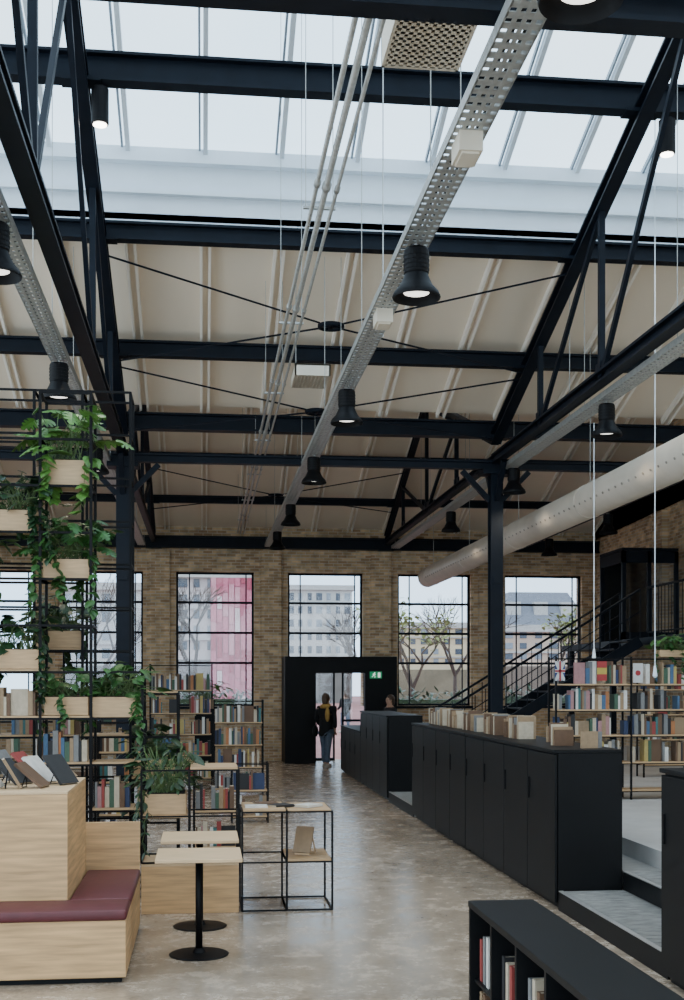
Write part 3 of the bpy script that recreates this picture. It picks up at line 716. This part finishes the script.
for a,c in ((ox0-.1,(ox0+ox1)/2),((ox0+ox1)/2+.18,ox1+.2)):
    b=MB(); 
    for xx in (a,c-.05): b.box(xx,xx+.05,30.88,30.94,0,2.4)
    for zz in (0,1.0,2.34): b.box(a,c,30.88,30.94,zz,zz+.06)
    dl=b.build('door_leaf',STEEL,d); MB().box(a+.05,c-.05,30.905,30.912,.06,2.34).build('door_glass',GLASS,dl)
    MB().tube((c-.09,30.84,.9),(c-.09,30.84,1.3),.015,8).build('handle',SILVER,dl)
p=at(376,675,29.55)
t=thing('exit_sign',(p.x,29.57,p.z),'small green emergency exit sign with running figure beside the entrance','sign')
SG=mat('exit_sign_green',(.01,.22,.09),.5,0,.02,3,(1,1,1),.7); SW=mat('exit_sign_white',(.9,.95,.9),.5,0,.02,3,(1,1,1),.8)
MB().box(p.x-.15,p.x+.15,29.565,29.598,p.z-.085,p.z+.085).build('panel',SG,t)
b=MB(); y=29.56; X,Z=p.x-.05,p.z
b.sphere((X+.02,y,Z+.055),.014,.004,.014,8,5); b.bar((X+.01,y,Z+.04),(X-.01,y,Z-.01),.004,.022,up=(1,0,0))
for q in (((X-.01,y,Z-.01),(X+.03,y,Z-.03)),((X+.03,y,Z-.03),(X+.02,y,Z-.07)),((X-.01,y,Z-.01),(X-.05,y,Z-.05)),((X+.01,y,Z+.03),(X+.045,y,Z+.01)),((X+.01,y,Z+.03),(X-.035,y,Z+.02))): b.bar(q[0],q[1],.004,.012,up=(1,0,0))
b.box(p.x+.05,p.x+.11,29.56,29.564,Z-.06,Z+.06); b.build('running_figure',SW,t)

# ---------------------------------------------------------------- staircase + mezzanine
t=thing('staircase',(4.8,23.5,.49),'black steel staircase rising to the mezzanine behind the column','staircase')
sx0,sz0,sx1,sz1=4.95,.49,8.78,2.9; Y0,Y1=23.4,24.6; n=14
for yy in (Y0,Y1): MB().bar((sx0,yy,sz0+.05),(sx1,yy,sz1-.05),.04,.22,up=(0,0,1)).build('stringer',STEEL,t)
for i in range(n):
    x=sx0+(sx1-sx0)*(i+.5)/n; z=sz0+(sz1-sz0)*(i+1)/n-.03
    MB().box(x-.14,x+.14,Y0+.02,Y1-.02,z-.03,z).build('tread',STEEL,t)
for yy in (Y0,Y1):
    MB().tube((sx0-.1,yy,sz0+1.0),(sx1,yy,sz1+1.0),.025,8).build('handrail',STEEL,t)
    MB().tube((sx0,yy,sz0+.55),(sx1,yy,sz1+.55),.012,6).build('middle_rail',STEEL,t)
    for i in range(19):
        f=i/18; x=sx0+(sx1-sx0)*f; z=sz0+(sz1-sz0)*f; MB().tube((x,yy,z),(x,yy,z+1.0),.01,5).build('baluster',STEEL,t)
EX=8.86
t=thing('mezzanine_deck',(9.5,24,2.75),'dark mezzanine deck at the right wall reached by the stairs','mezzanine')
MB().box(EX,XR-.15,20,29,2.78,2.92).build('deck',STEEL,t)
for yy in (20.1,25.5,28.5): MB().box(EX+.05,EX+.17,yy,yy+.12,.49,2.78).build('post',STEEL,t)
t=thing('balustrade',(EX+.04,20,2.92),'black railing with thin bars along the mezzanine edge','railing')
for z,r in ((3.92,.025),(3.02,.015)):
    MB().tube((EX+.04,20.02,z),(EX+.04,23.3,z),r,8).build('handrail' if z>3.5 else 'bottom_rail',STEEL,t); MB().tube((EX+.04,20.02,z),(XR-.2,20.02,z),r,8).build('handrail' if z>3.5 else 'bottom_rail',STEEL,t)
for i in range(20): MB().tube((EX+.04,20.02+.17*i,2.92),(EX+.04,20.02+.17*i,3.92),.009,5).build('baluster',STEEL,t)
for i in range(1,8): MB().tube((EX+.04+.17*i,20.02,2.92),(EX+.04+.17*i,20.02,3.92),.009,5).build('baluster',STEEL,t)
t=thing('glazed_cabin',(9.6,25,2.92),'dark framed cabin with glass panels on the mezzanine','cabin')
b=MB()
for xx in (8.98,9.55,10.16): b.box(xx,xx+.08,25,25.08,2.93,4.85)
b.box(8.98,10.24,25,25.08,4.6,4.85); b.box(8.98,10.24,25,25.08,2.93,3.1); b.box(8.98,9.06,26.4,26.48,2.93,4.85); b.box(8.98,9.06,25.08,26.4,4.6,4.85); b.box(8.98,10.24,25,26.5,4.86,4.92); b.build('frame',STEEL,t)
MB().box(9.06,10.16,25.03,25.04,3.1,4.6).build('glass',GLASS,t)
MB().box(9.08,10.16,26.42,26.46,2.93,4.85).build('back_panel',DARKIN,t)

# ---------------------------------------------------------------- people
def skin_obj(name,verts,edges,m,parent,root=0,sub=2):
    me=bpy.data.meshes.new(name); me.from_pydata([tuple(v[:3]) for v in verts],edges,[]); me.materials.append(m)
    o=bpy.data.objects.new(name,me); C.objects.link(o); o.parent=parent
    md=o.modifiers.new('Skin','SKIN'); md.use_smooth_shade=True
    if not me.skin_vertices: return o
    for i,v in enumerate(verts):
        r=v[3]; r2=v[4] if len(v)>4 else r
        me.skin_vertices[0].data[i].radius=(r,r2); me.skin_vertices[0].data[i].use_root=(i==root)
    s=o.modifiers.new('Sub','SUBSURF'); s.levels=sub; s.render_levels=sub
    return o
SKIN=mat('skin',(.45,.27,.19),.6,0,.05,6); HAIR=mat('brown_hair',(.06,.035,.02),.6,0,.3,30)
COAT=mat('black_coat',(.008,.009,.011),.8,spec=.2); JEANS=mat('blue_grey_trousers',(.07,.10,.15),.85,0,.2,30); SHOE=mat('pale_shoes',(.4,.37,.33),.6)
SCARF=mat('mustard_scarf',(.36,.23,.06),.85,0,.25,20)
def person(loc,rz,label,coat,trousers,scarf=True,sc=1):
    t=thing('person',loc,label,'person',None,rz); t.scale=(sc,sc,sc)
    v=[(0,0,.92,.12,.15),(0,0,1.12,.105,.13),(.0,0,1.32,.11,.165),(0,0,1.44,.07,.1),(.01,0,1.50,.052),(.02,0,1.58,.075),(.015,0,1.66,.088),(0.005,0,1.70,.07),(.105,0,1.59,.014)]
    e=[(0,1),(1,2),(2,3),(3,4),(4,5),(5,6),(6,7),(5,8)]
    for s,fx in ((1,.10),(-1,-.10)):
        k=len(v); v+=[(fx*.2,s*.09,.82,.085),(fx*.9,s*.09,.48,.055),(fx*.8-.02,s*.09,.28,.05),(fx*1.1,s*.09,.08,.038),(fx*1.1+.15,s*.10,.035,.03)]
        e+=[(0,k),(k,k+1),(k+1,k+2),(k+2,k+3),(k+3,k+4)]
        k=len(v); el=.12 if s>0 else .0
        v+=[(0,s*.18,1.40,.055),(-.03+el*.3,s*.23,1.12,.042),(el*1.6+.03,s*.22,.90 if s<0 else .98,.03),(el*2+.05,s*.215,.84 if s<0 else .97,.03,.018)]
        e+=[(3,k),(k,k+1),(k+1,k+2),(k+2,k+3)]
        bx,by,bz=v[-1][:3]
        for q in range(4):
            k2=len(v); v+=[(bx+.03,by-.02+.014*q,bz-.03,.009),(bx+.045-.004*q,by-.025+.014*q,bz-.085+.006*abs(q-1),.007)]; e+=[(k+3,k2),(k2,k2+1)]
        k2=len(v); v+=[(bx+.045,by-s*.03,bz-.01,.01),(bx+.07,by-s*.035,bz-.035,.008)]; e+=[(k+3,k2),(k2,k2+1)]
    skin_obj('body',v,e,SKIN,t,0,1)
    v=[(0,0,.72,.15,.2),(0,0,.95,.145,.185),(0,0,1.15,.13,.16),(0,0,1.34,.135,.19),(0,0,1.45,.085,.12)]; e=[(0,1),(1,2),(2,3),(3,4)]
    for s in (1,-1):
        el=.12 if s>0 else 0
        k=len(v); v+=[(0,s*.19,1.40,.075),(-.03+el*.3,s*.245,1.12,.06),(el*1.5+.02,s*.235,.92 if s<0 else .99,.045)]
        e+=[(3,k),(k,k+1),(k+1,k+2)]
    skin_obj('coat',v,e,coat,t,1,2)
    v=[(0,0,.90,.13,.15)]; e=[]
    for s,fx in ((1,.10),(-1,-.10)):
        k=len(v); v+=[(fx*.2,s*.095,.80,.10),(fx*.9,s*.095,.48,.072),(fx*.8-.02,s*.09,.28,.062),(fx*1.1,s*.09,.10,.058)]; e+=[(0,k),(k,k+1),(k+1,k+2),(k+2,k+3)]
    skin_obj('trousers',v,e,trousers,t,0,2)
    def loc_add(b,n,m): 
        me=bpy.data.meshes.new(n); me.from_pydata([tuple(q) for q in b.v],[],b.f); me.materials.append(m)
        for pz in me.polygons: pz.use_smooth=True
        o=bpy.data.objects.new(n,me); C.objects.link(o); o.parent=t
    for s,fx in ((1,.11),(-1,-.11)):
        b=MB(); b.sphere((fx+.06,s*.092,.048),.145,.05,.048); b.box(fx-.07,fx+.19,s*.092-.04,s*.092+.04,0,.02); loc_add(b,'shoe',SHOE)
    b=MB(); b.sphere((-.02,0,1.655),.105,.1,.11); b.sphere((-.07,0,1.58),.06,.075,.1); loc_add(b,'hair',HAIR)
    for s in (1,-1):
        b=MB(); b.sphere((.098,s*.032,1.625),.01,.013,.009,8,6); loc_add(b,'eye',BLACKW)
        b=MB(); b.sphere((.02,s*.088,1.61),.022,.012,.03,8,6); loc_add(b,'ear',SKIN)
    b=MB(); b.sphere((.1,0,1.555),.008,.025,.006,8,6); loc_add(b,'mouth',mat('lips',(.35,.12,.1),.6))
    if scarf:
        b=MB(); b.lathe((.0,0,1.40),[(.13,0),(.15,.03),(.13,.07),(.09,.11)],20); b.sphere((-.14,-.1,1.25),.05,.06,.17); loc_add(b,'scarf',SCARF)
        b=MB(); b.sphere((-.02,.27,.85),.12,.06,.14); b.tube((-.02,.25,.95),(0,.12,1.44),.012,6); loc_add(b,'shoulder_bag',coat)
    return t
pp=at(326,767,28.4)
person((pp.x,28.4,0),math.radians(60),'person in black coat and mustard scarf standing at the entrance',COAT,JEANS)
pp=at(390,700,28.3)
person((pp.x,28.3,0),math.radians(200),'person with dark hair mostly hidden behind the black cabinets',mat('dark_jacket',(.02,.02,.024),.85,spec=.2),COAT,False,.98)
pp=at(345,700,50)
person((pp.x,50,-.1),math.radians(120),'small distant person outside on the paving beyond the glass doors',COAT,JEANS,False,1)

# ---------------------------------------------------------------- outside
b=MB(); b.box(-60,110,31.6,190,-.3,-.1); st(b.build('ground',mat('outdoor_paving',(.30,.13,.12),.9,0,.2,.6)))
G1=mat('facade_window',(.07,.09,.12),.25); G2=mat('facade_window_pale',(.22,.26,.30),.3)
def building(px0,px1,Y,pyT,c,label,nw,nf,roof=None,stripe=None,c2=None):
    x0,x1=ax(px0,Y),ax(px1,Y); H=az((px0+px1)/2,pyT,Y)
    t=thing('building',((x0+x1)/2,Y,-.1),label,'building')
    MB().box(x0,x1,Y,Y+8,-.1,H).build('wall',mat('facade_%d'%px0,c,.9,0,.08,.5),t)
    MB().box(x0-.3,x1+.3,Y-.3,Y+8.2,H,H+.5).build('cornice',mat('facade_trim',(.45,.45,.43),.8),t)
    MB().box(x0,x1,Y-.15,Y-.001,-.1,3.2).build('ground_floor',mat('facade_base_%d'%px0,c2 or tuple(q*.3 for q in c),.8,0,.2,.5),t)
    fh=(H-3.4)/nf; rnd=random.Random(px0)
    for f in range(nf):
        for k in range(nw):
            wv=.22+.1*((k*7+f*3)%3==0); a=x0+(x1-x0)*(k+.5-wv)/nw; d=x0+(x1-x0)*(k+.5+wv)/nw; z=3.7+f*fh
            MB().box(a,d,Y-.06,Y-.01,z,z+fh*.55).build('window',rnd.choice((G1,G1,G2)),t)
        if f%2: MB().box(x0,x1,Y-.2,Y-.07,3.4+f*fh,3.5+f*fh).build('ledge',mat('facade_trim',(.5,.5,.48),.8),t)
    if roof:
        xm0,xm1=x0+1.2,x1-1.2; b=MB(); b.add([(x0,Y,H+.5),(x1,Y,H+.5),(x1,Y+8,H+.5),(x0,Y+8,H+.5),(xm0,Y+2,H+3),(xm1,Y+2,H+3),(xm1,Y+6,H+3),(xm0,Y+6,H+3)],FS); b.build('roof',mat('slate_roof',(.16,.17,.2),.7),t)
        for k in range(3):
            xx=x0+(x1-x0)*(k+.6)/3.4; MB().box(xx-.5,xx+.5,Y+.6,Y+2,H+.8,H+2.2).build('dormer',mat('facade_trim',(.5,.5,.48),.8),t)
    if stripe:
        cols=[mat('pink_panel',(.50,.14,.20),.6),mat('red_panel',(.34,.05,.085),.6),mat('rose_panel',(.55,.25,.29),.6),mat('pale_panel',(.62,.50,.50),.6)]
        xm=x0+(x1-x0)*.42
        MB().box(xm,x1,Y-.28,Y-.21,0,H).build('panel_wall',mat('dusty_rose_wall',(.45,.13,.18),.8),t)
        for i in range(8):
            a=xm+(x1-xm)*i/8
            z=0
            while z<H:
                hh=rnd.uniform(.5,1.6)
                if rnd.random()<.75: MB().box(a+.03,a+(x1-xm)/8-.03,Y-.36,Y-.3,z,min(H,z+hh-.04)).build('panel',rnd.choices(cols,[4,4,2,1])[0],t)
                z+=hh
building(176,258,62,578,(.52,.48,.47),'pale building with patterned pink and red panels through the left window',6,5,None,True)
building(60,165,84,590,(.48,.48,.46),'grey building behind the plant shelves outside',8,4)
building(286,352,124,590,(.48,.48,.46),'grey apartment building through the middle window',7,6)
building(384,476,106,628,(.62,.52,.34),'cream yellow building through the window right of the entrance',8,4)
building(500,592,84,632,(.54,.43,.34),'old building with slate roof through the rightmost window',6,3,True)
BARK=mat('tree_bark',(.07,.05,.04),.9); LF=mat('spring_leaves',(.18,.21,.06),.7,0,.3,3)
def tree(px,Y,h,label,seed,nl=0):
    rnd=random.Random(seed); x=ax(px,Y); t=thing('bare_tree' if not nl else 'leafy_tree',(x,Y,-.1),label,'tree','trees outside')
    tr=MB(); br=MB(); lf=MB()
    def grow(p,d,l,r,k):
        q=p+d*l; (tr if k==0 else br).tube(p,q,r,5,r*.65)
        if nl and k>=4:
            for _ in range(nl): leaf(lf,q+V((rnd.uniform(-.4,.4),rnd.uniform(-.4,.4),rnd.uniform(-.4,.4))),V((rnd.uniform(-1,1),rnd.uniform(-1,1),rnd.uniform(-.6,.6))),.22,'heart')
        if k>=5: return
        for i in range(3 if k<4 else 2):
            nd=(d+V((rnd.uniform(-.8,.8),rnd.uniform(-.8,.8),rnd.uniform(-.15,.5)))).normalized(); grow(q,nd,l*rnd.uniform(.6,.8),r*.6,k+1)
    grow(V((x,Y,-.1)),V((0,0,1)),h*.28,.15,0)
    tr.build('trunk',BARK,t); br.build('branches',BARK,t)
    if nl: lf.build('foliage',LF,t)
tree(194,46,8,'bare tree outside the left window',1); tree(96,54,8,'bare tree outside behind the plant tower',2)
tree(412,52,6.5,'leafy tree outside, left in the window beside the entrance',3,2); tree(455,66,9,'bare tree outside, right in the window beside the entrance',4)
tree(560,55,6.5,'leafy tree outside the rightmost window',5,2); tree(348,64,7.5,'bare tree outside above the entrance',6)
def hedge(a,c,Y,h,label):
    b=MB(); x0,x1=ax(a,Y),ax(c,Y)
    for i in range(600): leaf(b,V((R(x0,x1),R(Y-.5,Y+.5),R(-.1,h))),V((R(-1,1),R(-1,1),R(-.2,1))),.3,'long')
    b.box(x0,x1,Y-.3,Y+.3,-.1,h*.85)
    tag(b.build('hedge',GREEN3),label,'hedge')
hedge(395,475,40,1.7,'dark green hedge outside the window right of the entrance')
hedge(500,590,42,1.8,'dark green hedge outside the rightmost window')
hedge(172,258,42,1.7,'dark green hedge outside the left window')

# ---------------------------------------------------------------- place the books: nearest visible as objects, the rest as one
bpy.context.view_layer.update()
dg=bpy.context.evaluated_depsgraph_get(); cp=V((0,0,2))
def score(r):
    col,loc,size,rot,lb,gr,keep=r
    if keep: return 0
    M=Euler(rot).to_matrix(); vis=False
    for f in (.2,.5,.9):
        p=loc+M@V((size[0]/2,-.02,size[2]*f)); d=p-cp; ln=d.length
        u=(d.x*CA-d.y*SA)/(d.x*SA+d.y*CA); 
        if abs(u)>342/1200: continue
        hit,hp,_,_,ho,_=bpy.context.scene.ray_cast(dg,cp,d.normalized(),distance=ln-.12)
        if not hit: vis=True
    if not vis: return 1e6
    return (loc-cp).length
sc=sorted(((score(r),i) for i,r in enumerate(RECS)))
single=set(i for s,i in sc[:300] if s<1e5)
rest=MB()
for i,(col,loc,size,rot,lb,gr,keep) in enumerate(RECS):
    if i in single:
        o=bpy.data.objects.new('book',BM[col]); C.objects.link(o); o.location=loc; o.scale=size; o.rotation_euler=rot; tag(o,lb,'book',gr)
    else:
        M=Matrix.LocRotScale(loc,Euler(rot),V(size)); g=bookgeo(MB(),KEYS.index(col),len(KEYS)); o_=len(rest.v)
        rest.v+=[M@v for v in g.v]; rest.f+=[[q+o_ for q in f] for f in g.f]; rest.m+=g.m
if rest.v:
    o=rest.build('distant_books',BMATS+[PAGE]); tag(o,'far and half-hidden books filling the remaining bookcase rows','books'); o['kind']='stuff'
print('BOOKS',len(RECS),len(single), sum(1 for s,i in sc if s<1e5))
